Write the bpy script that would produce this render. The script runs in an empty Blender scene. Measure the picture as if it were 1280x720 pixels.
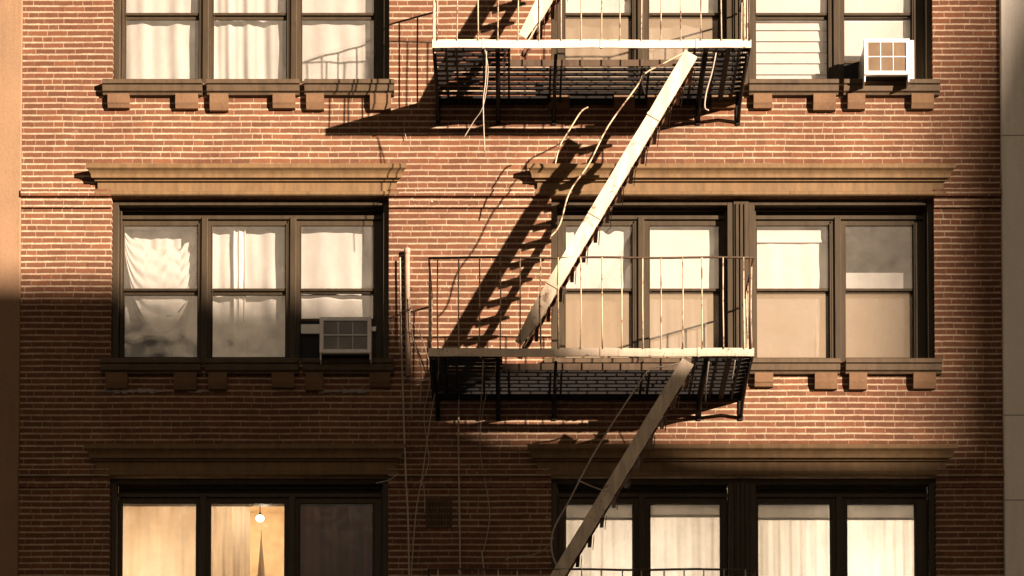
import bpy, bmesh, math, random
from mathutils import Vector, Matrix, noise
R = math.radians
rnd = random.Random(7)
C = bpy.context.scene.collection
scene = bpy.context.scene

# ------------------------------------------------------------ camera model
D, ZC, Z0, TH = 28.0, 1.6, 13.25, R(2.5)
H0 = Z0 - ZC
FPX = 115.0 * (D * math.cos(TH) + H0 * math.sin(TH))
SH = (H0 * math.cos(TH) - D * math.sin(TH)) / (D * math.cos(TH) + H0 * math.sin(TH)) * FPX
def P(px, py, y=0.0):
    """true position of what the photograph shows at (px,py) if it stands y metres behind the wall face"""
    u = (px - 640) / FPX; v = (360 - py + SH) / FPX
    dx, dy, dz = u, math.cos(TH) - v * math.sin(TH), math.sin(TH) + v * math.cos(TH)
    t = (D + y) / dy
    return Vector((dx * t, y, ZC + dz * t))
def X(px, y=0.0, py=360): return P(px, py, y).x
def Z(py, y=0.0): return P(640, py, y).z

cam_d = bpy.data.cameras.new('camera'); cam = bpy.data.objects.new('camera', cam_d); C.objects.link(cam)
cam.location = (0, -D, ZC); cam.rotation_euler = (R(90) + TH, 0, 0)
cam_d.sensor_width = 36; cam_d.lens = FPX / 1280 * 36; cam_d.shift_y = SH / 1280
cam_d.clip_start = 0.1; cam_d.clip_end = 3000
scene.camera = cam

# ------------------------------------------------------------ node helpers
class NT:
    def __init__(s, name):
        s.m = bpy.data.materials.new(name); s.m.use_nodes = True
        s.t = s.m.node_tree; s.n = s.t.nodes; s.l = s.t.links
        for q in list(s.n): s.n.remove(q)
        s.out = s.n.new('ShaderNodeOutputMaterial')
        s.co = s.n.new('ShaderNodeTexCoord').outputs['Object']
    def set(s, node, key, v):
        i = node.inputs[key]
        if hasattr(v, 'is_linked') or hasattr(v, 'links'): s.l.new(v, i)
        else: i.default_value = v
    def math(s, op, a, b=0.0, c=0.0, clamp=False):
        q = s.n.new('ShaderNodeMath'); q.operation = op; q.use_clamp = clamp
        s.set(q, 0, a); s.set(q, 1, b); s.set(q, 2, c); return q.outputs[0]
    def sep(s, v):
        q = s.n.new('ShaderNodeSeparateXYZ'); s.l.new(v, q.inputs[0]); return q.outputs
    def comb(s, x=0.0, y=0.0, z=0.0):
        q = s.n.new('ShaderNodeCombineXYZ'); s.set(q, 0, x); s.set(q, 1, y); s.set(q, 2, z); return q.outputs[0]
    def scale(s, v, sc):
        q = s.n.new('ShaderNodeMapping'); s.l.new(v, q.inputs[0]); q.inputs['Scale'].default_value = sc; return q.outputs[0]
    def noise(s, scale, detail=4, rough=.6, vec=None, col=False):
        q = s.n.new('ShaderNodeTexNoise'); s.l.new(vec if vec is not None else s.co, q.inputs['Vector'])
        q.inputs['Scale'].default_value = scale; q.inputs['Detail'].default_value = detail; q.inputs['Roughness'].default_value = rough
        return q.outputs['Color'] if col else q.outputs['Fac']
    def white(s, vec):
        q = s.n.new('ShaderNodeTexWhiteNoise'); s.l.new(vec, q.inputs[0]); return q.outputs['Value']
    def ramp(s, fac, stops):
        q = s.n.new('ShaderNodeValToRGB'); s.l.new(fac, q.inputs[0]); e = q.color_ramp.elements
        while len(e) < len(stops): e.new(.5)
        for k, (p, c) in enumerate(stops):
            e[k].position = p; e[k].color = (*c, 1) if len(c) == 3 else c
        return q.outputs[0]
    def mr(s, v, a, b, c=0.0, d=1.0):
        q = s.n.new('ShaderNodeMapRange'); s.set(q, 0, v); q.inputs[1].default_value = a; q.inputs[2].default_value = b
        q.inputs[3].default_value = c; q.inputs[4].default_value = d; return q.outputs[0]
    def mix(s, f, a, b, mode='MIX'):
        q = s.n.new('ShaderNodeMix'); q.data_type = 'RGBA'; q.blend_type = mode
        s.set(q, 0, f)
        for k, v in ((6, a), (7, b)):
            if isinstance(v, tuple): q.inputs[k].default_value = (*v[:3], 1)
            else: s.l.new(v, q.inputs[k])
        return q.outputs[2]
    def bump(s, h, dist, strength=1.0):
        q = s.n.new('ShaderNodeBump'); s.l.new(h, q.inputs['Height']); q.inputs['Distance'].default_value = dist
        q.inputs['Strength'].default_value = strength; return q.outputs[0]
    def bsdf(s, col, rough=.7, spec=.3, nrm=None, metal=0.0):
        q = s.n.new('ShaderNodeBsdfPrincipled')
        if isinstance(col, tuple): q.inputs['Base Color'].default_value = (*col, 1)
        else: s.l.new(col, q.inputs['Base Color'])
        s.set(q, 'Roughness', rough); q.inputs['Specular IOR Level'].default_value = spec; q.inputs['Metallic'].default_value = metal
        if nrm is not None: s.l.new(nrm, q.inputs['Normal'])
        return q.outputs[0]
    def done(s, sh):
        s.l.new(sh, s.out.inputs[0]); return s.m

def brick_material(name, base=(.150, .064, .034), mort=(.55, .415, .285)):
    t = NT(name)
    x, y, z = t.sep(t.co)[:3]
    BW, BH = .215, .0677
    w1 = t.noise(1.3, 3); w2 = t.noise(22, 3)
    u = t.math('ADD', t.math('ADD', x, y), t.math('MULTIPLY', t.math('SUBTRACT', w2, .5), .014))
    v = t.math('ADD', z, t.math('ADD', t.math('MULTIPLY', t.math('SUBTRACT', w1, .5), .020), t.math('MULTIPLY', t.math('SUBTRACT', w2, .5), .008)))
    vr = t.math('DIVIDE', v, BH); row = t.math('FLOOR', vr); fv = t.math('SUBTRACT', vr, row)
    rr = t.white(t.comb(row, 3.7, 1.0))
    half = t.math('MULTIPLY', t.math('MODULO', row, 2.0), .5)
    ur = t.math('ADD', t.math('DIVIDE', u, BW), t.math('ADD', half, t.math('MULTIPLY', rr, .32)))
    # some headers: a third of the bricks are split in two
    col = t.math('FLOOR', ur); fu = t.math('SUBTRACT', ur, col)
    hd = t.math('GREATER_THAN', t.white(t.comb(row, col, 9.1)), .80)
    fu2 = t.math('FRACT', t.math('MULTIPLY', fu, 2.0))
    sub = t.math('MULTIPLY', hd, t.math('FLOOR', t.math('MULTIPLY', fu, 2.0)))
    du1 = t.math('MULTIPLY', t.math('MINIMUM', fu, t.math('SUBTRACT', 1.0, fu)), BW)
    du2 = t.math('MULTIPLY', t.math('MINIMUM', fu2, t.math('SUBTRACT', 1.0, fu2)), BW / 2)
    du = t.math('ADD', t.math('MULTIPLY', hd, du2), t.math('MULTIPLY', t.math('SUBTRACT', 1.0, hd), du1))
    dv = t.math('MULTIPLY', t.math('MINIMUM', fv, t.math('SUBTRACT', 1.0, fv)), BH)
    rag = t.noise(60, 3, .7)
    ragv = t.math('MULTIPLY', t.math('SUBTRACT', rag, .5), .016)
    dvv = t.math('ADD', dv, ragv); duu = t.math('ADD', du, ragv)
    mv = t.mr(dvv, .0066, .0125, 1, 0); mu = t.mr(duu, .0030, .0065, 1, 0)
    headfade = t.mr(t.noise(3.1, 2), .35, .6, .15, .7)
    m = t.math('MAXIMUM', mv, t.math('MULTIPLY', mu, headfade))
    b = t.math('ADD', t.math('MULTIPLY', t.white(t.comb(row, col, sub)), .75), .12)
    bcol = t.ramp(b, [(0, tuple(c * .6 for c in base)), (.2, tuple(c * .8 for c in base)), (.55, base),
                      (.82, (base[0] * 1.28, base[1] * 1.2, base[2] * 1.1)), (1, (base[0] * 1.6, base[1] * 1.6, base[2] * 1.5))])
    bcol = t.mix(t.mr(t.noise(55, 5, .8), .35, .75, .0, .75), bcol, (base[0] * 1.5, base[1] * 1.7, base[2] * 1.8))
    mcol = t.mix(t.mr(t.noise(9, 5), .35, .7), tuple(c * .72 for c in mort), tuple(c * 1.12 for c in mort))
    c = t.mix(m, bcol, mcol)
    # sooty streaks and lime bloom
    soot = t.mr(t.noise(1.0, 6, .7, vec=t.scale(t.co, (1.2, 1, .45))), .42, .72, 0, .55)
    c = t.mix(soot, c, t.mix(.5, c, (.03, .022, .018)))
    bloom = t.mr(t.noise(3.3, 8, .75), .62, .78, 0, .45)
    c = t.mix(bloom, c, (.50, .38, .27))
    patch = t.mr(t.noise(.55, 3, .55), .50, .56, 0, .35)
    c = t.mix(patch, c, t.mix(1.0, c, (.62, .55, .55), 'MULTIPLY'))
    grime = t.mr(t.noise(6, 6, .8), .48, .72, 0, .5)
    c = t.mix(grime, c, t.mix(1.0, c, (.55, .52, .50), 'MULTIPLY'))
    spots = t.mr(t.noise(17, 2, .5), .74, .78, 0, .8)
    c = t.mix(spots, c, (.62, .52, .40))
    h = t.math('ADD', t.math('MULTIPLY', m, -1.0), t.math('MULTIPLY', t.noise(120, 3), .35))
    h = t.math('ADD', h, t.math('MULTIPLY', b, .35))
    return t.done(t.bsdf(c, .9, .15, t.bump(h, .005, .8)))

def paint_material(name, col, worn=(.1, .07, .05), wear=.6, rough=.55, amt=.8, spec=.3, streak=1.0, sc=6.0):
    t = NT(name)
    n = t.noise(sc, 8, .72); f = t.mr(n, wear, wear + .07, 0, amt)
    s = t.mr(t.noise(5, 5, .65, vec=t.scale(t.co, (3, 3, .5))), .3, .75, 1 - .35 * streak, 1 + .12 * streak)
    c = t.mix(1.0, col, t.comb(s, s, s), 'MULTIPLY')
    c = t.mix(f, c, worn)
    nb = t.math('ADD', t.math('MULTIPLY', t.noise(40, 4), .5), t.math('MULTIPLY', f, -.6))
    return t.done(t.bsdf(c, rough, spec, t.bump(nb, .003, .6)))

def stone_material(name, col, dark, jointed=False, bw=1.8, bh=.9):
    t = NT(name)
    c = t.mix(t.mr(t.noise(1.6, 7, .65), .3, .75), col, dark)
    c = t.mix(t.mr(t.noise(45, 4), .35, .75, 0, .5), c, tuple(k * 1.15 for k in col))
    c = t.mix(t.mr(t.noise(1.2, 5, .7, vec=t.scale(t.co, (4, 4, .35))), .48, .8, 0, .45), c, tuple(k * .55 for k in dark))
    return t.done(t.bsdf(c, .85, .2, t.bump(t.noise(30, 6, .7), .006, .6)))

def glass_material():
    t = NT('window glass')
    g = t.n.new('ShaderNodeBsdfGlossy'); g.inputs['Roughness'].default_value = .015
    g.inputs['Color'].default_value = (.95, .95, .95, 1)
    bp = t.bump(t.noise(1.7, 2), .012, .35); t.l.new(bp, g.inputs['Normal'])
    tr = t.n.new('ShaderNodeBsdfTransparent'); tr.inputs[0].default_value = (.98, .98, .97, 1)
    df = t.n.new('ShaderNodeBsdfDiffuse'); df.inputs[0].default_value = (.5, .46, .41, 1)
    lw = t.n.new('ShaderNodeLayerWeight'); lw.inputs[0].default_value = .5
    fres = t.math('ADD', .085, t.math('MULTIPLY', t.math('POWER', lw.outputs['Facing'], 4.0), .9))
    m = t.n.new('ShaderNodeMixShader')
    t.l.new(fres, m.inputs[0]); t.l.new(tr.outputs[0], m.inputs[1]); t.l.new(g.outputs[0], m.inputs[2])
    m2 = t.n.new('ShaderNodeMixShader')   # dust film
    t.l.new(t.mr(t.noise(2.3, 6, .7), .35, .8, .015, .10), m2.inputs[0]); t.l.new(m.outputs[0], m2.inputs[1]); t.l.new(df.outputs[0], m2.inputs[2])
    return t.done(m2.outputs[0])

def screen_material():
    t = NT('insect mesh')
    tr = t.n.new('ShaderNodeBsdfTransparent'); tr.inputs[0].default_value = (1, 1, 1, 1)
    df = t.n.new('ShaderNodeBsdfDiffuse'); df.inputs[0].default_value = (.40, .31, .21, 1)
    m = t.n.new('ShaderNodeMixShader')
    t.l.new(t.mr(t.noise(3, 4), .3, .7, .28, .38), m.inputs[0]); t.l.new(tr.outputs[0], m.inputs[1]); t.l.new(df.outputs[0], m.inputs[2])
    return t.done(m.outputs[0])

def cloth_material(name, col, trans=.35, see=0.0, dark=.8):
    t = NT(name)
    c = t.mix(t.mr(t.noise(2.2, 5, .6, vec=t.scale(t.co, (2.5, 1, .5))), .3, .7), col, tuple(k * dark for k in col))
    b = t.bsdf(c, .9, .1, t.bump(t.noise(9, 4), .01, .4))
    tl = t.n.new('ShaderNodeBsdfTranslucent'); t.l.new(c, tl.inputs[0])
    m = t.n.new('ShaderNodeMixShader'); m.inputs[0].default_value = trans
    t.l.new(b, m.inputs[1]); t.l.new(tl.outputs[0], m.inputs[2]); o = m.outputs[0]
    if see:
        tr = t.n.new('ShaderNodeBsdfTransparent'); m2 = t.n.new('ShaderNodeMixShader'); m2.inputs[0].default_value = see
        t.l.new(o, m2.inputs[1]); t.l.new(tr.outputs[0], m2.inputs[2]); o = m2.outputs[0]
    return t.done(o)

def plain(name, col, rough=.7, spec=.3, metal=0.0):
    t = NT(name)
    c = t.mix(t.mr(t.noise(7, 5), .3, .7), col, tuple(k * .75 for k in col))
    return t.done(t.bsdf(c, rough, spec, t.bump(t.noise(50, 3), .002, .4), metal))

M = {
 'brick': brick_material('sooty red brick'),
 'trim': paint_material('olive brown window paint', (.058, .041, .022), (.020, .015, .011), .62, .5, .6),
 'cornice': paint_material('ochre cornice paint', (.200, .122, .055), (.07, .045, .026), .63, .6, .55),
 'sill': paint_material('weathered sill paint', (.105, .070, .038), (.04, .028, .018), .58, .6, .6),
 'corbel': stone_material('brownstone corbel', (.20, .12, .062), (.12, .066, .04)),
 'left_stone': stone_material('tan stucco', (.30, .185, .105), (.22, .14, .085)),
 'right_stone': stone_material('pale limestone', (.88, .82, .72), (.80, .73, .62)),
 'joint': plain('stone joint', (.30, .26, .20)),
 'cream': paint_material('cream iron paint', (.84, .69, .52), (.15, .065, .03), .60, .5, .95, .35, .6, 5.0),
 'cream_old': paint_material('peeling cream iron paint', (.80, .65, .48), (.17, .08, .04), .575, .55, .9, .3, 1.1, 4.5),
 'cream_step': paint_material('cream iron paint flaked', (.62, .49, .33), (.13, .06, .03), .52, .6, .95, .3, .8, 7.0),
 'iron': paint_material('black iron paint', (.014, .012, .011), (.045, .024, .015), .66, .6, .6, .15),
 'rail': paint_material('brown rail paint', (.10, .065, .04), (.045, .025, .018), .55, .5, .6),
 'rust': paint_material('rusty iron', (.16, .075, .04), (.05, .025, .016), .5, .7, .8),
 'glass': glass_material(), 'screen': screen_material(),
 'sheer': cloth_material('white sheer curtain', (.84, .80, .75), .35),
 'warm_sheer': cloth_material('cream curtain cloth', (.86, .76, .60), .55),
 'tan_cloth': cloth_material('tan curtain cloth', (.55, .42, .28), .35),
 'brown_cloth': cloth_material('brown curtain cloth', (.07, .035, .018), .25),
 'shade': cloth_material('white roller blind', (.86, .81, .76), .22, 0, .93),
 'grey_shade': cloth_material('grey liner cloth', (.48, .41, .33), .25, 0, .85),
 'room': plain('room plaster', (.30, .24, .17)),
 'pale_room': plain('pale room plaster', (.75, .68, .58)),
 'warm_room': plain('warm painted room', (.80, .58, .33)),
 'ac_white': paint_material('white enamel', (.88, .85, .81), (.4, .33, .25), .68, .35, .4, .5, .3),
 'ac_fins': plain('aluminium fins', (.42, .41, .39), .45, .5),
 'ac_tan': plain('tan fins', (.42, .30, .19), .6),
 'black': plain('black board', (.008, .008, .009), .6),
 'cable': plain('pale cable sheath', (.50, .42, .33), .6),
 'dark_cable': plain('brown cable sheath', (.14, .09, .06), .6),
 'pipe': plain('painted pipe', (.50, .35, .25), .5),
 'asphalt': plain('asphalt', (.05, .05, .05), .9), 'concrete': plain('pavement concrete', (.33, .30, .27), .9),
 'roof': plain('roof felt', (.06, .06, .06), .9), 'facing': plain('facing masonry', (.40, .29, .20), .9),
 'bulb': None,
}
t = NT('bulb glow'); e = t.n.new('ShaderNodeEmission'); e.inputs[0].default_value = (1, .82, .5, 1); e.inputs[1].default_value = 9
M['bulb'] = t.done(e.outputs[0])

# ------------------------------------------------------------ mesh helpers
class MB:
    def __init__(s): s.v = []; s.f = []; s.sm = []
    def add(s, vs, fs, smooth=False):
        o = len(s.v); s.v += [tuple(q) for q in vs]
        for f in fs: s.f.append([o + i for i in f]); s.sm.append(smooth)
        return s
    def box(s, x0, x1, y0, y1, z0, z1, bev=0.0):
        if x0 > x1: x0, x1 = x1, x0
        if y0 > y1: y0, y1 = y1, y0
        if z0 > z1: z0, z1 = z1, z0
        if bev:
            b = min(bev, (x1-x0)*.3, (y1-y0)*.3, (z1-z0)*.3)
            bm = bmesh.new(); bmesh.ops.create_cube(bm, size=1)
            for q in bm.verts: q.co = Vector((x0 if q.co.x < 0 else x1, y0 if q.co.y < 0 else y1, z0 if q.co.z < 0 else z1))
            bmesh.ops.bevel(bm, geom=bm.edges[:], offset=b, segments=1, affect='EDGES')
            bm.verts.index_update()
            s.add([q.co for q in bm.verts], [[q.index for q in f.verts] for f in bm.faces]); bm.free(); return s
        vs = [(x, y, z) for z in (z0, z1) for y in (y0, y1) for x in (x0, x1)]
        return s.add(vs, [(0,2,3,1),(4,5,7,6),(0,1,5,4),(2,6,7,3),(0,4,6,2),(1,3,7,5)])
    def beam(s, a, b, w, h, side=None):
        """bar from a to b: w across 'side' vector, h the other way"""
        a, b = Vector(a), Vector(b); d = (b - a).normalized()
        sd = Vector(side) if side else (Vector((0,0,1)).cross(d) if abs(d.z) < .99 else Vector((1,0,0)))
        sd = (sd - d * sd.dot(d)).normalized(); up = d.cross(sd)
        vs = []
        for p in (a, b):
            for i, j in ((-1,-1),(1,-1),(1,1),(-1,1)): vs.append(p + sd * w/2 * i + up * h/2 * j)
        return s.add(vs, [(3,2,1,0),(4,5,6,7),(0,1,5,4),(1,2,6,5),(2,3,7,6),(3,0,4,7)])
    def tube(s, pts, r, n=7):
        pts = [Vector(p) for p in pts]; rings = []
        up = Vector((0.13, 1, .21)).normalized()
        for i, p in enumerate(pts):
            d = (pts[min(i+1, len(pts)-1)] - pts[max(i-1, 0)]).normalized()
            a = d.cross(up).normalized(); b = d.cross(a)
            rr = r[i] if isinstance(r, (list, tuple)) else r
            rings.append([p + (a * math.cos(2*math.pi*k/n) + b * math.sin(2*math.pi*k/n)) * rr for k in range(n)])
        vs = [q for g in rings for q in g]; fs = []
        for i in range(len(pts)-1):
            for k in range(n): fs.append((i*n+k, i*n+(k+1)%n, (i+1)*n+(k+1)%n, (i+1)*n+k))
        fs.append(tuple(range(n-1, -1, -1))); fs.append(tuple((len(pts)-1)*n+k for k in range(n)))
        return s.add(vs, fs, True)
    def profile_x(s, x0, x1, prof, ret=0.0):
        """closed (y,z) profile run along x; every point returns inwards at the ends by the amount it stands back"""
        n = len(prof); ymin = min(p[0] for p in prof)
        L = [(x0 + (p[0]-ymin) * ret, p[0], p[1]) for p in prof]; Rr = [(x1 - (p[0]-ymin) * ret, p[0], p[1]) for p in prof]
        fs = [(i, (i+1) % n, n + (i+1) % n, n + i) for i in range(n)]
        fs += [tuple(range(n-1, -1, -1)), tuple(range(n, 2*n))]
        return s.add(L + Rr, fs)
    def prism(s, poly, y0, y1):
        n = len(poly); vs = [(x, y0, z) for x, z in poly] + [(x, y1, z) for x, z in poly]
        fs = [(i, (i+1) % n, n+(i+1) % n, n+i) for i in range(n)] + [tuple(range(n-1, -1, -1)), tuple(range(n, 2*n))]
        return s.add(vs, fs)
    def build(s, name, mat, parent=None):
        me = bpy.data.meshes.new(name); me.from_pydata(s.v, [], s.f); 
        for p, q in zip(me.polygons, s.sm): p.use_smooth = q
        bm = bmesh.new(); bm.from_mesh(me); bmesh.ops.recalc_face_normals(bm, faces=bm.faces[:]); bm.to_mesh(me); bm.free()
        me.materials.append(mat)
        o = bpy.data.objects.new(name, me); C.objects.link(o)
        if parent is not None:
            o.parent = parent
            w = Vector((0,0,0)); q = parent
            while q is not None: w += q.location; q = q.parent
            me.transform(Matrix.Translation(-w))
        return o
def thing(name, label, cat, loc=(0,0,0), group=None):
    o = bpy.data.objects.new(name, None); C.objects.link(o); o.location = loc
    o.empty_display_size = .1; o['label'] = label; o['category'] = cat
    if group: o['group'] = group
    return o
def tag(o, label, cat, group=None):
    o['label'] = label; o['category'] = cat
    if group: o['group'] = group
    return o
def structure(o): o['kind'] = 'structure'; return o

# ------------------------------------------------------------ ground
structure(MB().box(-1500, 1500, -1500, 1500, -.5, 0).build('ground', M['asphalt']))
structure(MB().box(-200, 200, -4.2, .5, 0, .13).build('pavement', M['concrete']))
structure(MB().box(-200, 200, -60, -25, 0, .13).build('pavement', M['concrete']))
structure(MB().box(-200, 200, -25, -4.2, 0, .004).build('road', M['asphalt']))

# ------------------------------------------------------------ the brick house
XL, XR = X(26), X(1252)
TOP = Z0 + 5.5
HST = ((Z(100, .22) - Z(447, .22)) + (Z(283, .2) - Z(628, .2))) / 2     # storey height
bld = thing('apartment_building', 'red brick apartment house with ochre cornices and olive framed windows between two stone neighbours', 'building', (0, 0, 0))

ZT = Z(247)                 # head of the opening on floor B
ZB = Z(457, .12)            # sill level
gl_t, gl_mu, gl_ml, gl_b = Z(283, .2), Z(361, .2), Z(370, .235), Z(447, .235)
OPEN = [(X(139), X(486)), (X(689), X(1168))]
floors = {0: HST, 1: 0.0, 2: -HST}
# front wall with holes
xs = sorted({XL, XR, *[v for o in OPEN for v in o]})
zs = [0]
for f in (2, 1, 0): zs += [ZB + floors[f], ZT + floors[f]]
zs.append(TOP)
w = MB()
for i in range(len(xs)-1):
    for j in range(len(zs)-1):
        hole = any(abs(xs[i]-a) < 1e-6 for a, b in OPEN) and j % 2 == 1
        if not hole: w.add([(xs[i],0,zs[j]),(xs[i+1],0,zs[j]),(xs[i+1],0,zs[j+1]),(xs[i],0,zs[j+1])], [(0,1,2,3)])
        else:
            a, b, c, d = xs[i], xs[i+1], zs[j], zs[j+1]
            for q in ([(a,0,c),(a,.3,c),(a,.3,d),(a,0,d)], [(b,0,c),(b,0,d),(b,.3,d),(b,.3,c)],
                      [(a,0,d),(a,.3,d),(b,.3,d),(b,0,d)], [(a,0,c),(b,0,c),(b,.3,c),(a,.3,c)]): w.add(q, [(0,1,2,3)])
w.add([(XL,0,0),(XL,12,0),(XL,12,TOP),(XL,0,TOP)], [(0,1,2,3)]); w.add([(XR,0,0),(XR,12,0),(XR,12,TOP),(XR,0,TOP)], [(0,1,2,3)])
w.add([(XL,12,0),(XR,12,0),(XR,12,TOP),(XL,12,TOP)], [(0,1,2,3)])
me = bpy.data.meshes.new('wall'); me.from_pydata(w.v, [], w.f); me.materials.append(M['brick'])
wall = bpy.data.objects.new('wall', me); C.objects.link(wall); wall.parent = bld
MB().box(XL, XR, -.0, 12, TOP, TOP+.2).build('roof', M['roof'], bld)

# string courses: two stepped brick courses on each side of every window head
for f, dz in floors.items():
    for a, b in ((XL, OPEN[0][0]), (OPEN[0][1], OPEN[1][0]), (OPEN[1][1], XR)):
        z = ZT + dz
        MB().profile_x(a+.001, b-.001, [(.01, z+.07), (-.055, z+.07), (-.058, z-.004), (.01, z-.004)]).build('string_course', M['brick'], bld)
        z -= .055
        MB().profile_x(a+.001, b-.001, [(.01, z+.05), (-.022, z+.045), (-.024, z-.065), (.01, z-.065)]).build('string_course', M['brick'], bld)

# cornices over the windows
def cornice(x0, x1, dz):
    z = ZT + .002 + dz
    pr = [(.01, z), (-.050, z), (-.062, z+.010), (-.064, z+.036), (-.052, z+.046), (-.036, z+.050), (-.036, z+.150), (-.066, z+.153), (-.068, z+.170),
          (-.104, z+.173), (-.106, z+.198), (-.112, z+.215), (-.130, z+.238), (-.158, z+.256), (-.160, z+.262), (-.160, z+.298), (-.150, z+.308), (.01, z+.33)]
    co = MB().profile_x(x0, x1, pr, .9).build('cornice', M['cornice'], bld)
    for q in ((.36, .69) if x1-x0 < 4 else (.18, .43, .62, .85)):
        xx = x0+(x1-x0)*q+rnd.uniform(-.03, .03)
        MB().prism([(xx-.0012, z+.012), (xx+.0012, z+.012), (xx+.0012, z+.036), (xx-.0012, z+.036)], -.0648, -.05).build('seam', M['iron'], co)
for f, dz in floors.items():
    cornice(X(106, -.16), X(508, -.16), dz); cornice(X(659, -.16), X(1196, -.16), dz)

# sills on corbels, one to each light
LIGHTS = [[(155, 247), (265, 357), (376, 467)], [(707, 790), (812, 899)], [(946, 1036), (1057, 1141)]]
SILLS = [(126, 251), (257, 373), (379, 492), (680, 798), (804, 928), (938, 1050), (1057, 1177)]
CORB = [(133, 160), (218, 246), (261, 284), (340, 368), (382, 404), (462, 488), (686, 712), (768, 794), (810, 836), (890, 920), (943, 966), (1018, 1046), (1061, 1083), (1141, 1169)]
for f, dz in floors.items():
    z = ZB + dz
    for a, b in SILLS:
        pr = [(.16, z+.012), (-.105, z-.004), (-.112, z-.012), (-.110, z-.052), (-.088, z-.060), (-.088, z-.066), (-.096, z-.070), (-.085, z-.125), (-.06, z-.135), (-.05, z-.155), (.01, z-.155), (.01, z-.02), (.16, z-.02)]
        MB().profile_x(X(a, -.1)+rnd.uniform(-.005,.005), X(b, -.1), pr, .0).build('window_sill', M['sill'], bld)
    for a, b in CORB:
        h = .322 + rnd.uniform(-.03, .012)
        pr = [(.01, z-.150), (-.075, z-.150), (-.075, z-.25), (-.062, z-h+.03), (-.05, z-h), (.01, z-h)]
        MB().profile_x(X(a, -.06), X(b, -.06), pr, 0).build('sill_bracket', M['corbel'], bld)

# frames
def ring(mb, x0, x1, z0, z1, w, y0, y1, wt=None, wb=None):
    wt = w if wt is None else wt; wb = w if wb is None else wb
    mb.box(x0, x0+w, y0, y1, z0, z1, .004); mb.box(x1-w, x1, y0, y1, z0, z1, .004)
    mb.box(x0+w, x1-w, y0+.001, y1, z1-wt, z1, .004)
    if wb > 0: mb.box(x0+w, x1-w, y0+.001, y1, z0, z0+wb, .004)
XPOST = (X(917, .06), X(936, .06))
GROUPS = [(OPEN[0][0], OPEN[0][1], LIGHTS[0]), (OPEN[1][0], XPOST[0], LIGHTS[1]), (XPOST[1], OPEN[1][1], LIGHTS[2])]
def glx(p): return (X(p[0], .2), X(p[1], .2))
for f, dz in floors.items():
    z0, z1 = ZB + dz, ZT + dz
    for gi, (x0, x1, L) in enumerate(GROUPS):
        mb = MB()
        g = [glx(p) for p in L]
        cw = .065
        ring(mb, x0+.001, x1-.001, z0+.012, z1-.001, cw, .06, .18, .055, .0)
        ring(mb, x0+cw+.004, x1-cw-.004, z0+.012, z1-.058, .02, .155, .19, .0201, 0)
        # inner frame, stepped
        gt = gl_t + dz; gb = gl_b + dz
        mb.box(x0+cw, x1-cw, .158, .30, gt+.062, gt+.105, .003); mb.box(x0+cw, x1-cw, .235, .30, gt+.10, z1-.03)
        mb.box(x0+cw, x1-cw, .188, .30, gt+.004, gt+.066, .003)
        mb.box(x0+cw, x1-cw, .165, .30, z0+.001, gb-.03, .003)
        mb.box(x0+cw, g[0][0]-.022, .162, .30, z0+.02, gt+.03, .004)
        mb.box(g[-1][1]+.022, x1-cw, .162, .30, z0+.02, gt+.03, .004)
        for k in range(len(g)-1):
            a, b = g[k][1]+.022, g[k+1][0]-.022; c = (a+b)/2
            mb.box(a, b, .168, .30, z0+.018, gt+.05, .004)
            mb.box(c-.036, c+.036, .145, .172, z0+.014, gt+.085, .008)
        mb.build('window_frame', M['trim'], bld)
    # heavy post between the two right hand openings
    mb = MB(); a, b = XPOST; wd = b-a
    mb.box(a, b, .045, .3, z0+.012, z1-.002, .004)
    for q in (.12, .40, .68): mb.box(a+wd*q, a+wd*(q+.2), .028, .06, z0+.014, z1-.05, .006)
    mb.build('window_post', M['trim'], bld)

# lights: sashes, panes, insect screens
RAISED = {(0, 6): Z(77, .235) - (gl_b+HST), (1, 2): Z(399, .235) - gl_b}    # lower sash lifted over an air conditioner
NOSCREEN = {(1, 0), (1, 1), (2, 2), (0, 0), (0, 1), (0, 2), (0, 6), (1, 2), (0,5)}
lights = []
for f, dz in floors.items():
    k = 0
    for gi, (x0, x1, L) in enumerate(GROUPS):
        for p in L:
            a, b = glx(p); gt, gu, gm, gb = [q + dz for q in (gl_t, gl_mu - (.22 if f == 2 else 0), gl_ml - (.22 if f == 2 else 0), gl_b)]
            lift = RAISED.get((f, k), 0)
            win = MB(); win.box(a-.021, b+.021, .25, .295, gt+.0201, gt+.03); win.box(a-.021, b+.021, .25, .295, gb-.04, gb-.0301)
            win.box(a-.021, a-.008, .17, .295, gb-.03, gt+.02); win.box(b+.008, b+.021, .17, .295, gb-.03, gt+.02)
            wo = win.build('window', M['trim'], bld)
            s1 = MB(); ring(s1, a-.007, b+.007, gu-.028, gt+.018, .012, .190, .214, .018, .030)
            s1.build('upper_sash', M['trim'], wo)
            s2 = MB(); ring(s2, a-.007, b+.007, gb-.028+lift, gm+.045+(min(lift, .02)), .013, .2165, .240, .045, .030)
            s2.build('lower_sash', M['trim'], wo)
            MB().box(a+.004, b-.004, .200, .204, gu, gt).build('pane', M['glass'], wo)
            MB().box(a+.004, b-.004, .226, .230, gb+.001+lift, gm+.001).build('pane', M['glass'], wo)
            if (f, k) not in NOSCREEN:
                MB().box(a, b, .2140, .2150, gb-.01, gm+.01).build('insect_screen', M['screen'], wo)
            lights.append((f, k, a, b, gt, gu, gm, gb, wo)); k += 1
LT = {(q[0], q[1]): q for q in lights}

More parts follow.
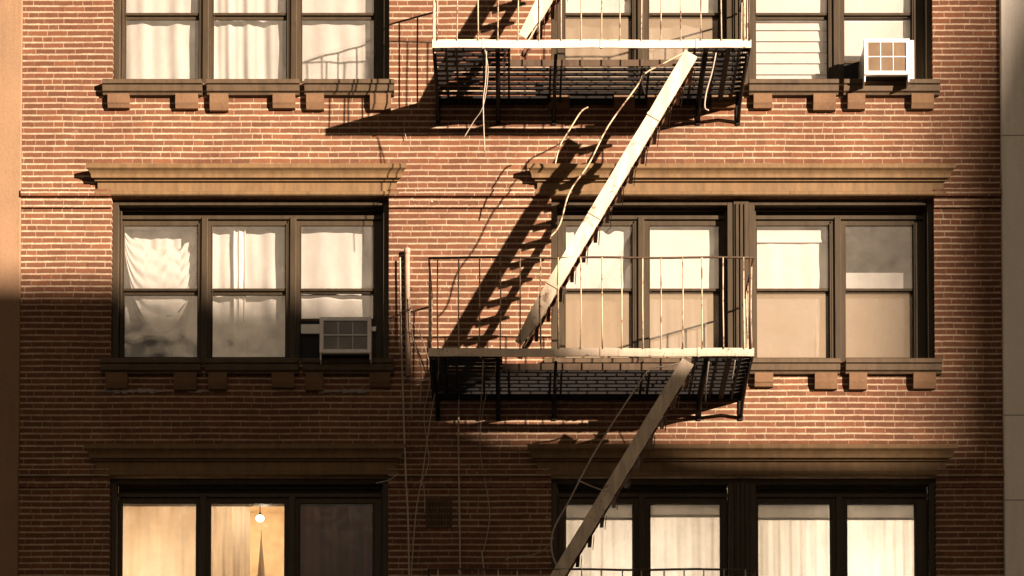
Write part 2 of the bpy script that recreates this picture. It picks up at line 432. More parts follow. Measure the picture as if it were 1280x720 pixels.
# rooms behind the windows
def room(x0, x1, z0, z1, mat, y1=3.2):
    mb = MB(); y0 = .305
    for q in ([(x0,y1,z0),(x1,y1,z0),(x1,y1,z1),(x0,y1,z1)], [(x0,y0,z0),(x0,y1,z0),(x0,y1,z1),(x0,y0,z1)], [(x1,y0,z0),(x1,y1,z0),(x1,y1,z1),(x1,y0,z1)],
              [(x0,y0,z0),(x1,y0,z0),(x1,y1,z0),(x0,y1,z0)], [(x0,y0,z1),(x1,y0,z1),(x1,y1,z1),(x0,y1,z1)]): mb.add(q, [(0,1,2,3)])
    mb.build('room', mat, bld)
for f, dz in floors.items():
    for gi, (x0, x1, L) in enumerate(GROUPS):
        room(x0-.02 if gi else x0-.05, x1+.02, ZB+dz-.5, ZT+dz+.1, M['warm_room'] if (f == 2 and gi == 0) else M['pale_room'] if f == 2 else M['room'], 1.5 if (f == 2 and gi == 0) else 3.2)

# ------------------------------------------------------------ curtains and blinds
def curtain(x0, x1, z0, z1, mat, label, folds=7, amp=.03, y=.37, seed=1, name='curtain', cat='curtain', group=None, pinch=0, swell=0, edge=None, base=None):
    y = .262 + amp*.75 + max(0, y-.33)*.25; amp *= .5; x0 += .012; x1 -= .012
    r = random.Random(seed); ph = r.random()*6; nx, nz = 64, 24
    vs = []; fs = []
    for j in range(nz+1):
        v = j / nz
        for i in range(nx+1):
            u = i / nx
            uu = u + .03*math.sin(5*u+ph)
            s = math.sin(uu*folds*6.283+ph+.5*math.sin(3*v+ph)) + .45*math.sin(uu*folds*2.3*6.283+2*ph+v)
            n = noise.noise(Vector((u*4+seed*9, v*3, seed)))
            xx = x0 + (x1-x0)*u
            if pinch: xx = x0 + (xx-x0) * (1 - pinch*(math.sin(v*3.14159)**2))
            zt, zb = z1, z0
            if edge: zt = edge(u, z0, z1)
            if base: zb = base(u, z0, z1)
            vs.append((xx, y + amp*s*(.4+.6*(1-v*.5)) + amp*1.2*n, zb + (zt-zb)*v + 0))
    for j in range(nz):
        for i in range(nx):
            a = j*(nx+1)+i; fs.append((a, a+1, a+nx+2, a+nx+1))
    mb = MB(); mb.add(vs, fs, True)
    return tag(mb.build(name, mat), label, cat, group)
def blind(x0, x1, z0, z1, mat, label, y=.33, name='roller_blind', hem=True, tilt=0):
    mb = MB(); n = 10; y = .256 + max(0, y-.33)*.3; x0 += .012; x1 -= .012
    for j in range(n):
        za, zb = z0+(z1-z0)*j/n, z0+(z1-z0)*(j+1)/n
        ya, yb = [y + .004*math.sin(q*9)+tilt*(q-z0) for q in (za, zb)]
        mb.add([(x0,ya,za),(x1,ya,za),(x1,yb,zb),(x0,yb,zb)], [(0,1,2,3)])
    if hem: mb.box(x0, x1, y-.008, y+.008, z0-.02, z0+.008, .003)
    return tag(mb.build(name, mat), label, 'blind')
def lt(f, k): q = LT[(f, k)]; return q[2]-.03, q[3]+.03, q[4]+.03, q[5], q[6], q[7]-.03
# floor A
for k, (mt, fo, am, lb) in enumerate([('sheer', 2.3, .030, 'white sheer curtain hanging almost flat in the top left window'),
                                ('sheer', 3.4, .035, 'white sheer curtain in soft folds in the second window of the top left row'),
                                ('sheer', 1.6, .022, 'pale curtain crossed by railing shadows in the third top window')]):
    a, b, t, u, m_, z = lt(0, k); curtain(a, b, z, t, M[mt], lb, fo, am, seed=k+1, group='sheer curtains in the top left windows')
a, b, t, u, m_, z = lt(0, 3)
blind(a, b, u-.01, t, M['shade'], 'white roller blind half down in the top window behind the upper stair', .34)
curtain(a, b, z, m_+.06, M['grey_shade'], 'crumpled grey cloth behind the lower sash above the upper fire escape landing', 2.2, .05, .40, 14)
a, b, t, u, m_, z = lt(0, 4)
blind(a, b, u-.01, t, M['shade'], 'white roller blind half down left of the heavy post on the top floor', .34)
curtain(a, b, z, m_+.06, M['sheer'], 'cream crumpled cloth behind the lower sash left of the heavy post on the top floor', 1.6, .05, .40, 15)
a, b, t, u, m_, z = lt(0, 5)
blind(a, b, m_+.02, t, M['shade'], 'white roller blind half down right of the heavy post on the top floor', .33)
vb = thing('slatted_blind', 'pale pleated blind with wide level folds in the top window beside the air conditioner window', 'blind', (a, .36, z))
for j in range(6):
    h = (m_+.03-z)/6; z_ = z+h*j
    MB().add([(a,.258,z_),(b,.258,z_),(b,.275,z_+h*.96),(a,.275,z_+h*.96)], [(0,1,2,3)]).build('slat', M['shade'], vb)
a, b, t, u, m_, z = lt(0, 6)
blind(a, b, Z(72, .33), t, M['shade'], 'white roller blind drawn to the top of the air conditioner', .34)
# floor B
a, b, t, u, m_, z = lt(1, 0)
curtain(a, b, z, t, M['sheer'], 'pale curtain in vertical folds behind the swag in the left middle window', 3.5, .03, .78, 21)
def swag(xa, xb, t, drop0, drop1, y0, mat, label, sd):
    nx, nz = 48, 34; vs = []; fs = []
    for j in range(nz+1):
        v = j/nz
        for i in range(nx+1):
            u_ = i/nx; s = max(0, 1-(2*u_-1)**2)
            top = t - .02 - drop0*s**.7*(1+.35*noise.noise(Vector((u_*6, 1, sd)))) - .03*noise.noise(Vector((u_*17, 4, sd)))
            bot = t - .10 - drop1*s**.62
            fold = .012*math.sin((v*5+1.2*s)*6.283)*(.3+.7*s)
            vs.append((xa+(xb-xa)*u_, y0 - .03*math.sin(v*3.14)*s + fold + .008*noise.noise(Vector((u_*6, v*5, sd))), top + (bot-top)*v))
    for j in range(nz):
        for i in range(nx): q = j*(nx+1)+i; fs.append((q, q+1, q+nx+2, q+nx+1))
    m_ = MB(); m_.add(vs, fs, True); tag(m_.build('curtain_swag', mat), label, 'curtain')
swag(a+.01, b-.01, t, .22, 1.06, .302, M['sheer'], 'white cloth swag sagging in a deep loop across the left middle window', 2)
swag(a+.012, b-.012, t, .60, 1.34, .335, M['brown_cloth'], 'dark cloth loop added as the shadow band under the white swag', 5)  # dark cloth stands in for the shade under the white swag
a, b, t, u, m_, z = lt(1, 1)
curtain(a, b, z, t, M['sheer'], 'white sheer curtain in the centre window of the left middle row', 2.2, .035, .42, 23)
curtain(a+.24, a+.40, z, t, M['shade'], 'narrow white curtain gathered to a strip in the centre window of the left middle row', 2, .02, .34, 24)
a, b, t, u, m_, z = lt(1, 2)
curtain(a, b, Z(404, .4), t, M['sheer'], 'pale curtain above the air conditioner in the left middle row', 1.3, .03, .40, 25)
a, b, t, u, m_, z = lt(1, 3)
def ragged(u, z0, z1): return z1 - .06 - .05*noise.noise(Vector((u*7, 2, 5))) - (.05 if .15 < u < .5 else 0)
curtain(a, b, u-.02, t, M['shade'], 'white cloth with a ragged top edge in the middle window behind the stair', 1.2, .012, .33, 31, edge=ragged)
curtain(a, b, z, m_+.05, M['tan_cloth'], 'tan lower curtain in the middle window behind the stair', 3, .03, .40, 32)
a, b, t, u, m_, z = lt(1, 4)
blind(a, b, u-.02, t, M['shade'], 'bright white roller blind half down in the middle row left of the heavy post', .33)
curtain(a, b, z, m_+.05, M['sheer'], 'straight cream lower curtain in the middle row left of the heavy post', 4, .014, .38, 33)
a, b, t, u, m_, z = lt(1, 5)
blind(a, b, Z(305, .34), t, M['shade'], 'short white valance blind at the head of the window right of the post', .34)
curtain(a, b, u-.02, Z(303, .37), M['shade'], 'bright white cloth in the upper sash right of the heavy post', 1.5, .012, .37, 34)
blind(a, b, z, m_+.04, M['sheer'], 'flat cream blind in the lower sash right of the heavy post', .40)
curtain(b-.22, b, z, m_+.04, M['shade'], 'narrow white curtain edge beside the flat cream blind right of the heavy post', 1.2, .03, .35, 35)
a, b, t, u, m_, z = lt(1, 6)
blind(a, b, z, Z(346, .38), M['sheer'], 'flat cream blind rising just past the meeting rail in the far right middle window', .38)
# floor C
a, b, t, u, m_, z = lt(2, 0)
curtain(a, b, z, t, M['warm_sheer'], 'glowing cream curtain in the bottom left window', 4.2, .025, .42, 41)
a, b, t, u, m_, z = lt(2, 1)
curtain(a, a+.46, z, t, M['warm_sheer'], 'glowing cream curtain half drawn beside the lit bulb', 3, .03, .42, 42)
curtain(b-.37, b-.22, z, t-.24, M['tan_cloth'], 'thin peach cloth hanging to a point below the lit bulb', 1.3, .02, .47, 43, edge=lambda u, q0, q1: q1-.75*abs(2*u-1)**.8)
a, b, t, u, m_, z = lt(2, 2)
curtain(a, b, z, t, M['brown_cloth'], 'dark brown curtain in the unlit bottom window', 4, .03, .42, 44)
lb = ['glowing cream curtain in the bottom window behind the lower stair', 'glowing cream curtain in the bottom window left of the heavy post',
      'glowing cream curtain in the bottom window right of the heavy post', 'glowing cream curtain in the far right bottom window']
for k in range(3, 7):
    a, b, t, u, m_, z = lt(2, k)
    curtain(a, b, z, t-.0, M['sheer'], lb[k-3], 3.2+k*.5, .026, .60, 45+k, group='glowing curtains in the bottom right windows')
    blind(a, b, t-.17+(.03 if k == 4 else 0), t, M['sheer'], ['short cream valance over the curtain behind the lower stair', 'short cream valance over the curtain left of the post on the bottom row',
          'short cream valance over the curtain right of the post on the bottom row', 'short cream valance over the far right bottom curtain'][k-3], .34)

# lit bulb in the bottom left room
bp = P(325, 648, .62)
lamp = thing('ceiling_lamp', 'small lit bulb hanging inside the second bottom left window', 'lamp', bp)
mb = MB(); rings = []
vs = []; fs = []
for j in range(9):
    th = math.pi*j/8
    for i in range(12): vs.append((bp.x+.045*math.sin(th)*math.cos(i*math.pi/6), bp.y+.045*math.sin(th)*math.sin(i*math.pi/6), bp.z+.036*math.cos(th)))
for j in range(8):
    for i in range(12): fs.append((j*12+i, j*12+(i+1)%12, (j+1)*12+(i+1)%12, (j+1)*12+i))
mb.add(vs, fs, True); mb.build('bulb', M['bulb'], lamp)
MB().tube([bp+Vector((0,0,.03)), bp+Vector((0,0,.34))], .006).build('cord', M['dark_cable'], lamp)
MB().tube([bp+Vector((0,0,.028)), bp+Vector((0,0,.06))], [.022,.014]).build('socket', M['black'], lamp)
def point(name, loc, e, col, size):
    d = bpy.data.lights.new(name, 'POINT'); d.energy = e; d.color = col; d.shadow_soft_size = size
    o = bpy.data.objects.new(name, d); C.objects.link(o); o.location = loc
WARM = (1, .83, .64)
zc = ZB - HST + .75
point('bulb_light', (bp.x, bp.y+.18, bp.z-.02), 8, WARM, .06)
point('room_light', (X(200, .9), .95, zc+.1), 13.5, WARM, .1)
point('room_light', (X(800, 1.5), 1.3, zc+.1), 48, (1, .86, .70), .12)
point('room_light', (X(1050, 1.5), 1.3, zc+.1), 62, (1, .88, .73), .12)

# ------------------------------------------------------------ neighbours
nb = thing('stucco_building', 'tan stucco building edge left of the brick house', 'building', (XL-3, 0, 0))
MB().box(XL-12, XL-.002, -.03, 12, 0, TOP+1, .01).build('wall', M['left_stone'], nb)
nb = thing('limestone_building', 'pale limestone building edge right of the brick house', 'building', (XR+3, 0, 0))
MB().box(XR+.002, XR+12, -.05, 12, 0, TOP+1, .01).build('wall', M['right_stone'], nb)
for py in (-180, 172, 521, 627, 980): MB().box(XR+.004, XR+12, -.0515, -.03, Z(py)-.005, Z(py)+.005).build('joint', M['joint'], nb)

# ------------------------------------------------------------ details on the wall
vg = P(549, 642); 
v = MB(); ring(v, vg.x-.14, vg.x+.14, vg.z-.16, vg.z+.16, .015, -.014, .02)
for i in range(9): v.beam((vg.x-.12+i*.03, -.004, vg.z-.15), (vg.x-.12+i*.03, -.004, vg.z+.15), .012, .02, (.8, .6, 0))
v.build('vent_grille', M['sill'], bld)
# rough mortar crumbs left under the middle left sill
for (xa, xb) in ((133, 152), (157, 205), (238, 250), (402, 416), (422, 455)):
    m_ = MB(); z = Z(489)
    n = int((xb-xa)/5)+2
    for i in range(n):
        xx = X(xa)+(X(xb)-X(xa))*i/(n-1); m_.box(xx-.03, xx+.03, -.012-rnd.random()*.012, .0, z-.012-rnd.random()*.02, z+rnd.random()*.035-.008, .006)
    m_.build('mortar_patch', M['concrete'], bld)

# ------------------------------------------------------------ the fire escape
YF = -1.25; OD = .41
fe = thing('fire_escape', 'cream painted iron fire escape with landings, railings and steep stairs on the brick front', 'fire escape', (X(740), -.6, Z(440)))
def landing(py, xa, xb, op, dz=None, seed=0):
    r = random.Random(seed)
    zt = Z(py, YF) if dz is None else dz     # top of the front bar
    x0, x1 = X(xa, YF), X(xb, YF); th = .085
    edge = MB()
    n = 12
    for i in range(n):   # slightly wavy front bar
        a = x0+(x1-x0)*i/n; b = x0+(x1-x0)*(i+1)/n
        edge.beam((a, YF, zt-th/2+.004*math.sin(i*1.3)), (b+.002, YF, zt-th/2+.004*math.sin((i+1)*1.3)), .014, th, (0,1,0))
    for q in (.16, .53, .83): edge.box(x0+(x1-x0)*q-.012, x0+(x1-x0)*q+.012, YF-.014, YF+.01, zt-th-.006, zt+.006)
    pl = edge.build('platform', M['cream'], fe)
    fr = MB()
    fr.box(x0, x0+.014, YF+.008, -.003, zt-th, zt); fr.box(x1-.014, x1, YF+.008, -.003, zt-th, zt)
    fr.box(x0+.014, x1-.014, -.04, -.01, zt-th, zt-.002)
    ox0, ox1 = X(op[0], YF), X(op[1], YF)
    fr.build('side_bar', M['iron'], pl)
    ib = MB(); ib.box(ox0, ox1, YF+OD, YF+OD+.014, zt-.07, zt-.001); ib.build('opening_bar', M['rail'], pl)
    sl = MB(); y = YF+.05; per = .104
    while y < -.05:
        w_ = .014
        if y < YF+OD-.02:
            sl.box(x0+.014, ox0, y, y+w_, zt-.042, zt-.008); sl.box(ox1, x1-.014, y, y+w_, zt-.042, zt-.008)
        else: sl.box(x0+.014, x1-.014, y, y+w_, zt-.042, zt-.008)
        y += per
    sl.build('slats', M['iron'], pl)
    for px_ in (557, 570, 604, 622, 636, 689, 703, 806, 815, 870, 884, 897, 912, 926):
        xx = X(px_, YF); inside = ox0 < xx < ox1
        wd = .022 if px_ not in (622, 884, 912) else .05
        MB().box(xx-wd/2, xx+wd/2, (YF+OD+.016) if inside else YF+.01, -.042, zt-.090, zt-.043).build('cross_bar', M['iron'], pl)
    # brackets running down to the wall
    for px_ in (543, 622, 695, 884, 937):
        xx = X(px_, YF) if px_ != 937 else x1-.03
        b = MB()
        b.tube([(xx, YF+.12, zt-.10), (xx, -.7, zt-.115), (xx, -.22, zt-.19), (xx, -.02, zt-.27)], [.018, .02, .02, .022], 6)
        b.box(xx-.025, xx+.025, -.02, -.002, zt-.31, zt-.05, .004)
        b.build('bracket', M['iron'], fe)
    return zt, x0, x1
def railing(zt, x0, x1, h, seed, gap=None):
    r = random.Random(seed); zr = zt+h
    pts = [(x0+(x1-x0)*i/16, YF+.004*math.sin(i), zr+.006*math.sin(i*1.1+seed)) for i in range(17)]
    rl = MB().tube([(x0, -.01, zr)]+[(x0, YF*q, zr) for q in (.5, .9)]+pts+[(x1, YF*q, zr) for q in (.9, .5)]+[(x1, -.01, zr)], .0115, 6).build('railing', M['rail'], fe)
    px_ = 547; xs_ = []
    while px_ < 938:
        xs_.append(px_+r.uniform(-2, 2)); px_ += 25.5
    for q in xs_ + [938]:
        xx = X(q, YF); lean = r.uniform(-.008, .008); rad = .0072 if q < 938 else .011
        m_ = MB().tube([(xx, YF-.012, zt-.01), (xx+lean, YF-.012+r.uniform(-.004,.004), zt+h*.5), (xx+lean*.5, YF-.004, zr)], rad, 6)
        m_.build('baluster', M['cream_step'] if q < 938 else M['rail'], rl)
    for xs1 in (x0, x1):
        for k in range(1, 6):
            y = YF*k/6 ; MB().tube([(xs1, y, zt-.01), (xs1+r.uniform(-.01,.01), y, zt+h*.5), (xs1, y, zr)], .0072, 5).build('baluster', M['cream_step'], rl)
    return rl
zA, xA0, xA1 = landing(50, 540, 940, (638, 862), seed=1)
zBp, xB0, xB1 = landing(435.5, 536, 942, (628, 866), seed=2)
zCp, xC0, xC1 = landing(822, 536, 944, (620, 866), seed=3)
HR = Z(322, YF) - zBp
railing(zA, xA0, xA1, HR, 4); railing(zBp, xB0, xB1, HR, 5); railing(zCp, xC0+ .0, xC1, Z(712, YF)-zCp, 6)

def stair(a, b, wd, seed, twist=0):
    """a, b: lower and upper end of the outer stringer's centre line"""
    r = random.Random(seed); a, b = Vector(a), Vector(b); d = b-a; L = d.length
    out = []
    for yy, nm in ((0, 0), (OD, 1)):
        m_ = MB(); n = 9; off = Vector((0, yy, 0))
        dn = d.normalized(); up = Vector((-dn.z, 0, dn.x))
        vs = []; 
        for i in range(n+1):
            p = a + d*i/n + off + Vector((0, r.uniform(-.004,.004), 0)); wv = wd*(1+r.uniform(-.05, .05))*(1 if nm == 0 else .55)
            if i == 0: wv *= .55
            for sgn, yo in ((-1,-.006),(1,-.006),(1,.006),(-1,.006)): vs.append(p + up*wv/2*sgn + Vector((0, yo, 0)))
        fs = [(0,1,2,3), tuple(n*4+q for q in (3,2,1,0))]
        for i in range(n):
            for q in range(4): fs.append((i*4+q, i*4+(q+1)%4, (i+1)*4+(q+1)%4, (i+1)*4+q))
        m_.add(vs, fs)
        # channel flange on the lower edge, joint straps
        m_.beam(a+off-up*(wd*(.5 if nm == 0 else .27)-.004)+Vector((0,.02 if nm == 0 else -.02,0)), b+off-up*(wd*(.5 if nm == 0 else .27)-.004)+Vector((0,.02 if nm == 0 else -.02,0)), .036, .007, (0,1,0))
        for q in (.22, .47, .78):
            p = a+d*(q+r.uniform(-.03,.03))+off; m_.beam(p-up*wd*(.52 if nm == 0 else .28)+Vector((0,-.008,0)), p+up*wd*(.52 if nm == 0 else .28)+Vector((0,-.008,0)), .012, .03, (0,1,0))
        o = m_.build('staircase' if nm == 0 else 'inner_stringer', M['cream_old'] if nm == 0 else M['rust'], fe if nm == 0 else out[0]); out.append(o)
    nt = int(d.z/.215)
    for i in range(1, nt+1):
        p = a + d*(i/(nt+.5)) + Vector((.012, 0, -.034))
        t_ = MB()
        for q in range(3): t_.box(p.x-.085+q*.06, p.x-.085+q*.06+.04, YF+.012, YF+OD-.012, p.z-.004, p.z+.004)
        t_.box(p.x+.088, p.x+.094, YF+.012, YF+OD-.012, p.z-.03, p.z+.004)
        t_.build('tread', M['rust'], out[0])
    return out[0]
def ctr(px, py): return P(px, py, YF)
s1 = stair(ctr(648, 429), ctr(864, 67), .142, 11)
s2 = stair(ctr(638, 816), ctr(860, 452), .132, 12)
dv = ctr(868, 60)-ctr(644, 437)
u0 = ctr(653, 46); s3 = stair(u0, u0+dv*.98, .15, 13)
# handrails of the stairs: bent rods
def rod(pts, r, name, mat, parent, y=YF):
    pp = [P(a, b, (c[0] if c else y)) for a, b, *c in pts]
    # smooth
    res = []
    for i in range(len(pp)-1):
        p0, p1, p2, p3 = pp[max(i-1,0)], pp[i], pp[i+1], pp[min(i+2, len(pp)-1)]
        for k in range(5):
            t_ = k/5; res.append(.5*((2*p1)+(p2-p0)*t_+(2*p0-5*p1+4*p2-p3)*t_*t_+(3*p1-3*p2+p3-p0)*t_**3))
    res.append(pp[-1])
    return MB().tube(res, r, 6).build(name, mat, parent)
rod([(858, 64), (832, 78), (806, 92), (796, 108), (760, 158), (736, 205), (712, 240), (700, 280), (688, 296)], .0085, 'handrail', M['cream_step'], s1)
rod([(806, 92), (802, 102), (806, 118)], .012, 'handrail_post', M['iron'], s1)
rod([(856, 452), (832, 458), (812, 462), (795, 485), (762, 535), (735, 580), (712, 625), (692, 662), (690, 690), (699, 716), (704, 740)], .0085, 'handrail', M['cable'], s2)
rod([(722, 600), (742, 609), (764, 616)], .007, 'handrail_stay', M['cable'], s2)
rod([(735, 134), (726, 140), (712, 162), (700, 182), (694, 205)], .008, 'loose_rod', M['cream_step'], fe, -.85)

# ------------------------------------------------------------ conduit and loose cables
pp = thing('conduit', 'pale rust pink painted pipe standing against the brick beside the middle landing', 'pipe', P(509, 520, -.05))
MB().tube([P(509, 313, -.05), P(509.5, 370, -.05), P(510, 440, -.05), P(511, 470, -.05)], .028, 12).build('pipe_body', M['pipe'], pp)
MB().tube([P(509, 311, -.05), P(509, 318, -.05)], .034, 12).build('pipe_cap', M['pipe'], pp)
for q in (360, 430): p = P(509.5, q, -.05); MB().box(p.x-.045, p.x+.045, -.05, -.003, p.z-.012, p.z+.012, .003).build('pipe_clip', M['rail'], pp)
def cable(pts, label, r=.006, mat='cable', y=-.06, group=None):
    o = rod([(a, b, c[0]) if c else (a, b) for a, b, *c in pts], r, 'cable', M[mat], None, y)
    return tag(o, label, 'cable', group)
cable([(500, 322, -.05), (501, 400, -.05), (504, 500, -.06), (507, 590, -.20), (510, 650, -.22), (512, 760, -.22)], 'longest pale cable running down the brick beside the pink conduit', .0095)
cable([(512, 372, -.10), (514, 410, -.10), (520, 436, -.12), (526, 455, -.12), (526, 482, -.1), (525, 506, -.1)], 'short pale cable curling away from the foot of the conduit')
cable([(514, 420, -.02), (514, 470, -.03), (515, 523, -.03)], 'thin dusty wire hanging straight below the conduit', .004)
cable([(548, 447, -1.2), (547, 476, -.6), (540, 510, -.3), (534, 550, -.2), (527, 600, -.2), (520, 640, -.2), (514, 720, -.2), (513, 760, -.2)], 'slack pale cable crossing down from the left end of the middle landing')
cable([(574, 478, -.04), (573, 540, -.05), (574, 620, -.05), (576, 760, -.05)], 'straight pale cable running down right of the wall vent', .009)
cable([(604, 446, -1.2), (603, 480, -1.0), (600, 515, -.5), (597, 540, -.3)], 'thin grey wire dangling under the left part of the middle landing', .005)
cable([(525, 600, -.2), (530, 612, -.2), (531, 640, -.15)], 'short wire end hanging above the wall vent', .005)
cable([(498, 592, -.17), (486, 600, -.17), (470, 604, -.17)], 'short pale wire lying over the right end of the bottom left cornice', .006)
cable([(602, 688, -.05), (604, 705, -.05), (609, 740, -.05)], 'short pale wire at the bottom centre of the brick wall', .008)
cable([(632, 700, -.1), (640, 696, -.1), (665, 694, -.2), (684, 684, -.6), (692, 672, -1.2)], 'thin wire tied from the bent handrail to the brick', .006)
cable([(608, 64, -1.24), (607, 100, -1.2), (604, 130, -1.2), (606, 190, -1.2)], 'tan rope hanging straight below the upper landing', .006, 'cable')
cable([(606, 62, -1.24), (610, 90, -1.2), (604, 132, -1.1), (592, 152, -1.0), (580, 172, -.95)], 'second tan rope swinging left below the upper landing', .005, 'cable')
cable([(895, 66, -1.2), (890, 90, -1.15), (883, 115, -1.1), (881, 134, -1.1), (886, 138, -1.1)], 'tan rope looped under the right end of the upper landing', .008)
cable([(886, 452, -1.2), (883, 478, -1.1), (882, 502, -1.05)], 'pale rope hanging right of the stair top under the middle landing', .008)
cable([(919, 450, -1.2), (915, 475, -1.1)], 'short pale rope under the right end of the middle landing', .006)
cable([(506, 148, -.03), (505, 160, -.03), (508, 174, -.03)], 'short wire end on the sunlit brick left of the upper landing', .004)

cable([(517, 404, -.06), (530, 430, -.08), (538, 470, -.05), (530, 520, -.06), (536, 575, -.05), (526, 604, -.2)], 'thin crooked wire looping between the conduit and the wall vent', .0045)
cable([(503, 470, -.05), (520, 476, -.06), (545, 474, -.05), (575, 479, -.05), (590, 474, -.04)], 'thin wire strung level between the loose cables under the middle landing', .0045)
cable([(620, 446, -1.2), (618, 470, -.9), (606, 500, -.4), (600, 560, -.05), (612, 640, -.05), (604, 690, -.05)], 'dusty wire wandering down the brick right of the straight cable', .0045)

# ------------------------------------------------------------ air conditioners
def ac(f, k, box, label, finmat, flank, yf=-.26):
    x0, y0, x1, y1 = box; _, _, a, b, gt, gu, gm, gb, wo = LT[(f, k)]
    X0, X1, ZT_, ZB_ = X(x0, yf, y0), X(x1, yf, y0), Z(y0, yf), Z(y1, yf)
    th = thing('air_conditioner', label, 'air conditioner', ((X0+X1)/2, 0, ZB_))
    b_ = MB(); b_.box(X0+.012, X1-.012, yf+.035, .50, ZB_+.012, ZT_-.008, .01)
    b_.build('case', M['ac_white'] , th)
    fr = MB(); ring(fr, X0, X1, ZB_, ZT_, .042, yf, yf+.045)
    w_ = (X1-X0-.084); h_ = (ZT_-ZB_-.084)
    fr.box(X0+.042, X1-.042, yf+.004, yf+.018, (ZB_+ZT_)/2-.005, (ZB_+ZT_)/2+.005)
    for q in (1/3, 2/3): fr.box(X0+.042+w_*q-.0035, X0+.042+w_*q+.0035, yf+.006, yf+.018, ZB_+.042, ZT_-.042)
    fr.build('front_grille_frame', M['ac_white'], th)
    fn = MB(); n = 44
    fn.box(X0+.042, X1-.042, yf+.026, yf+.032, ZB_+.042, ZT_-.042)
    for i in range(n):
        xx = X0+.046+(w_-.008)*i/(n-1); fn.box(xx-.002, xx+.002, yf+.012, yf+.026, ZB_+.044, ZT_-.044)
    fn.build('fins', finmat, th)
    bt = MB(); bt.box(X0+.01, X1-.01, yf+.045, .3, ZB_+.004, ZB_+.011); bt.build('base_pan', M['black'], th)
    for s, xx in ((-1, X0+.004), (1, X1-.016)):
        MB().prism([(xx, ZB_-.07), (xx+.012, ZB_-.07), (xx+.012, ZB_+.02), (xx, ZB_+.02)], yf+.02, yf+.16 if s < 0 else yf+.30).build('side_flange', M['ac_white'], th)
    # boards filling the gap beside and under it
    fl = MB(); zt = gb+RAISED[(f, k)]-.03
    fl.box(a-.006, X0-.002, .23, .26, gb-.028, zt); fl.box(X1+.002, b+.006, .23, .26, gb-.028, zt); fl.box(X0, X1, .23, .26, gb-.028, ZB_)
    fl.build('filler_board', M['black'], th)
    for (px0, py0, px1, py1) in flank:
        yy = .19 if px1 < x1 else .10
        MB().box(X(px0, yy, py0), X(px1, yy, py0), yy, yy+.02, Z(py1, yy), Z(py0, yy), .004).build('side_panel', M['ac_white'], th)
    return th
ac(1, 2, (399.5, 396, 464, 441), 'white air conditioner with grey fins in the third window of the left middle row', M['ac_fins'],
   [(376, 405, 400, 417), (464, 408, 470, 414)])
ac(0, 6, (1080, 48, 1137, 93), 'white sunlit air conditioner with tan fins in the top right window', M['ac_tan'],
   [(1133, 50, 1142.5, 104)])

# ------------------------------------------------------------ buildings across the street (unseen, outlines shaped to set the shade edge on the front)
SX, SZ = .96, .272
def across(px, py, yy): 
    p = P(px, py, 0); return (p.x + SX*abs(yy), p.z + SZ*abs(yy))
YO = -34.0; DO = 1.6
def poly(pts, far=False):
    return [across(a, b, YO-(DO if far else 0)) for a, b in pts]
low = thing('row_house', 'row house across the street, roofline shaped to set the shade edge', 'building', (30, YO-4, 0))
prof = poly([(-900, 345), (300, 352), (500, 362), (540, 445), (575, 515), (640, 536), (800, 542), (872, 562), (1000, 568), (1200, 572)])
zg = 0.1
pl_ = [(prof[0][0], zg)] + prof + [(prof[-1][0], zg)]
MB().prism(pl_, YO, YO-DO).build('wall', M['facing'], low)
MB().box(prof[0][0], prof[-1][0], YO-DO-9, YO-DO, 0.1, prof[-1][1]-1.2).build('rear_wing', M['facing'], low)
for i in range(7):
    for j in range(5):
        xx = prof[0][0]+8+i*2.6; zz = 2+j*3.2
        MB().box(xx, xx+1.1, YO, YO+.04, zz, zz+1.7).build('window', M['glass'], low)
tall = thing('corner_tower', 'tall flat topped building across the street', 'building', (90, -77, 0))
YT = -76.0
tp = [across(a, b, YT-DO) for a, b in [(1142, 1200), (1142, 260), (1158, 170), (1190, 60), (1235, -60), (1262, -500), (3200, -500), (3200, 1200)]]
tp = [(x, max(z, .1)) for x, z in tp]
MB().prism(tp, YT, YT-DO).build('wall', M['facing'], tall)
for i in range(5):
    for j in range(10): xx = tp[0][0]+2+i*2.6; MB().box(xx, xx+1.2, YT, YT+.04, 3+j*3.3, 4.8+j*3.3).build('window', M['glass'], tall)

# ------------------------------------------------------------ light
sun_d = bpy.data.lights.new('sun', 'SUN'); sun = bpy.data.objects.new('sun', sun_d); C.objects.link(sun)
d = Vector((-SX, 1.0, -SZ)).normalized()
sun.rotation_euler = d.to_track_quat('-Z', 'Y').to_euler()
sun_d.energy = 5.0; sun_d.angle = R(.6); sun_d.color = (1, .785, .62)
wd = bpy.data.worlds.new('World'); scene.world = wd; wd.use_nodes = True
nt = wd.node_tree; bg = nt.nodes['Background']
sky = nt.nodes.new('ShaderNodeTexSky'); sky.sky_type = 'NISHITA'; sky.sun_disc = False
el = math.asin(-d.z); az = math.atan2(-d.x, -d.y)
sky.sun_elevation = el; sky.sun_rotation = az; sky.dust_density = 3.0; sky.air_density = 1.2
mx = nt.nodes.new('ShaderNodeMix'); mx.data_type = 'RGBA'; mx.blend_type = 'MULTIPLY'; mx.inputs[0].default_value = 1
mx.inputs[7].default_value = (1.0, .88, .70, 1)
nt.links.new(sky.outputs[0], mx.inputs[6])
tc = nt.nodes.new('ShaderNodeTexCoord'); mp = nt.nodes.new('ShaderNodeMapping'); mp.inputs['Scale'].default_value = (2.2, 2.2, 6)
nt.links.new(tc.outputs['Generated'], mp.inputs[0])
nz = nt.nodes.new('ShaderNodeTexNoise'); nz.inputs['Scale'].default_value = 2.2; nz.inputs['Detail'].default_value = 7; nt.links.new(mp.outputs[0], nz.inputs['Vector'])
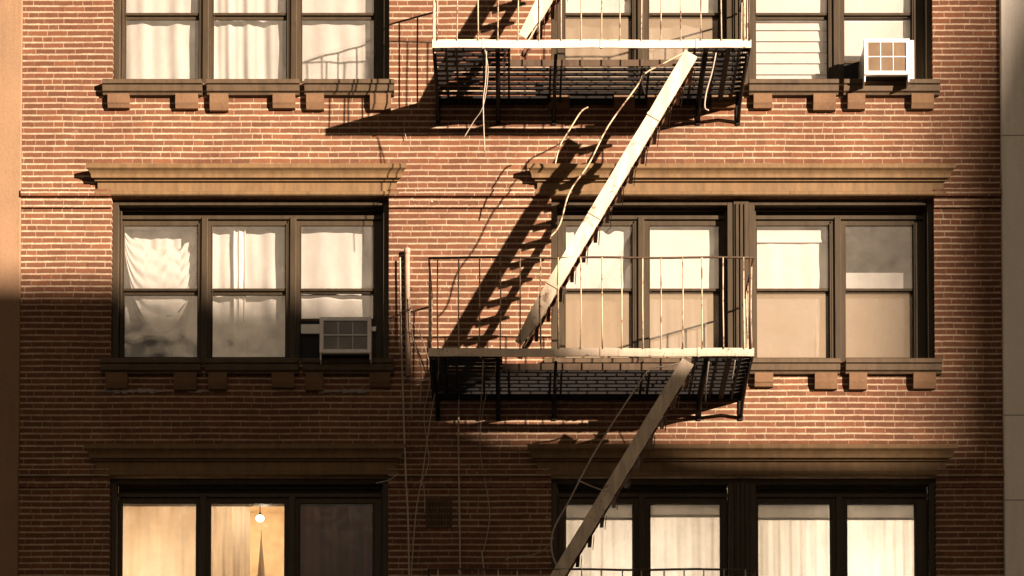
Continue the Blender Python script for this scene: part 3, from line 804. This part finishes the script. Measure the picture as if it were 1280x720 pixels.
mrn = nt.nodes.new('ShaderNodeMapRange'); nt.links.new(nz.outputs['Fac'], mrn.inputs[0]); mrn.inputs[1].default_value = .42; mrn.inputs[2].default_value = .58
cl = nt.nodes.new('ShaderNodeMix'); cl.data_type = 'RGBA'; nt.links.new(mrn.outputs[0], cl.inputs[0]); nt.links.new(mx.outputs[2], cl.inputs[6])
cl.inputs[7].default_value = (5.8, 4.9, 4.2, 1)
# bright sky patch, added for the window panes to reflect
sx = nt.nodes.new('ShaderNodeSeparateXYZ'); nt.links.new(tc.outputs['Generated'], sx.inputs[0])
def wm(op, a, b=0.0, c=0.0, clamp=False):
    q = nt.nodes.new('ShaderNodeMath'); q.operation = op; q.use_clamp = clamp
    for k, v in enumerate((a, b, c)):
        if hasattr(v, 'is_linked'): nt.links.new(v, q.inputs[k])
        else: q.inputs[k].default_value = v
    return q.outputs[0]
def wr(v, a, b):
    q = nt.nodes.new('ShaderNodeMapRange'); q.interpolation_type = 'SMOOTHSTEP'; nt.links.new(v, q.inputs[0])
    q.inputs[1].default_value = a; q.inputs[2].default_value = b; return q.outputs[0]
hz = wm('ARCTAN2', sx.outputs[0], wm('MULTIPLY', sx.outputs[1], -1.0)); el_ = wm('ARCSINE', sx.outputs[2])
nz2 = nt.nodes.new('ShaderNodeTexNoise'); nz2.inputs['Scale'].default_value = 5.0; nz2.inputs['Detail'].default_value = 8; nz2.inputs['Roughness'].default_value = .6
nt.links.new(mp.outputs[0], nz2.inputs['Vector'])
jit = wm('MULTIPLY', wm('SUBTRACT', nz2.outputs['Fac'], .5), .25)
ex = wm('DIVIDE', wm('ADD', wm('ADD', hz, .05), jit), .25); ez = wm('DIVIDE', wm('ADD', wm('SUBTRACT', el_, .455), jit), .13)
rad = wm('SQRT', wm('ADD', wm('MULTIPLY', ex, ex), wm('MULTIPLY', ez, ez)))
sky_glow = wm('MULTIPLY', wm('SUBTRACT', 1.0, wr(rad, .75, 1.25)), wm('ADD', .45, wm('MULTIPLY', wr(nz2.outputs['Fac'], .36, .64), .55)))
c2 = nt.nodes.new('ShaderNodeMix'); c2.data_type = 'RGBA'; nt.links.new(sky_glow, c2.inputs[0]); nt.links.new(cl.outputs[2], c2.inputs[6])
c2.inputs[7].default_value = (66, 48, 31, 1)
nt.links.new(c2.outputs[2], bg.inputs[0]); bg.inputs[1].default_value = .0085

vs_ = scene.view_settings; vs_.view_transform = 'Standard'; vs_.look = 'None'; vs_.gamma = 1; vs_.exposure = 1.5; vs_.use_curve_mapping = False
cy = scene.cycles; cy.max_bounces = 8; cy.diffuse_bounces = 4; cy.transparent_max_bounces = 24; cy.use_denoising = True
cy.sample_clamp_indirect = 6; cy.caustics_reflective = False; cy.caustics_refractive = False
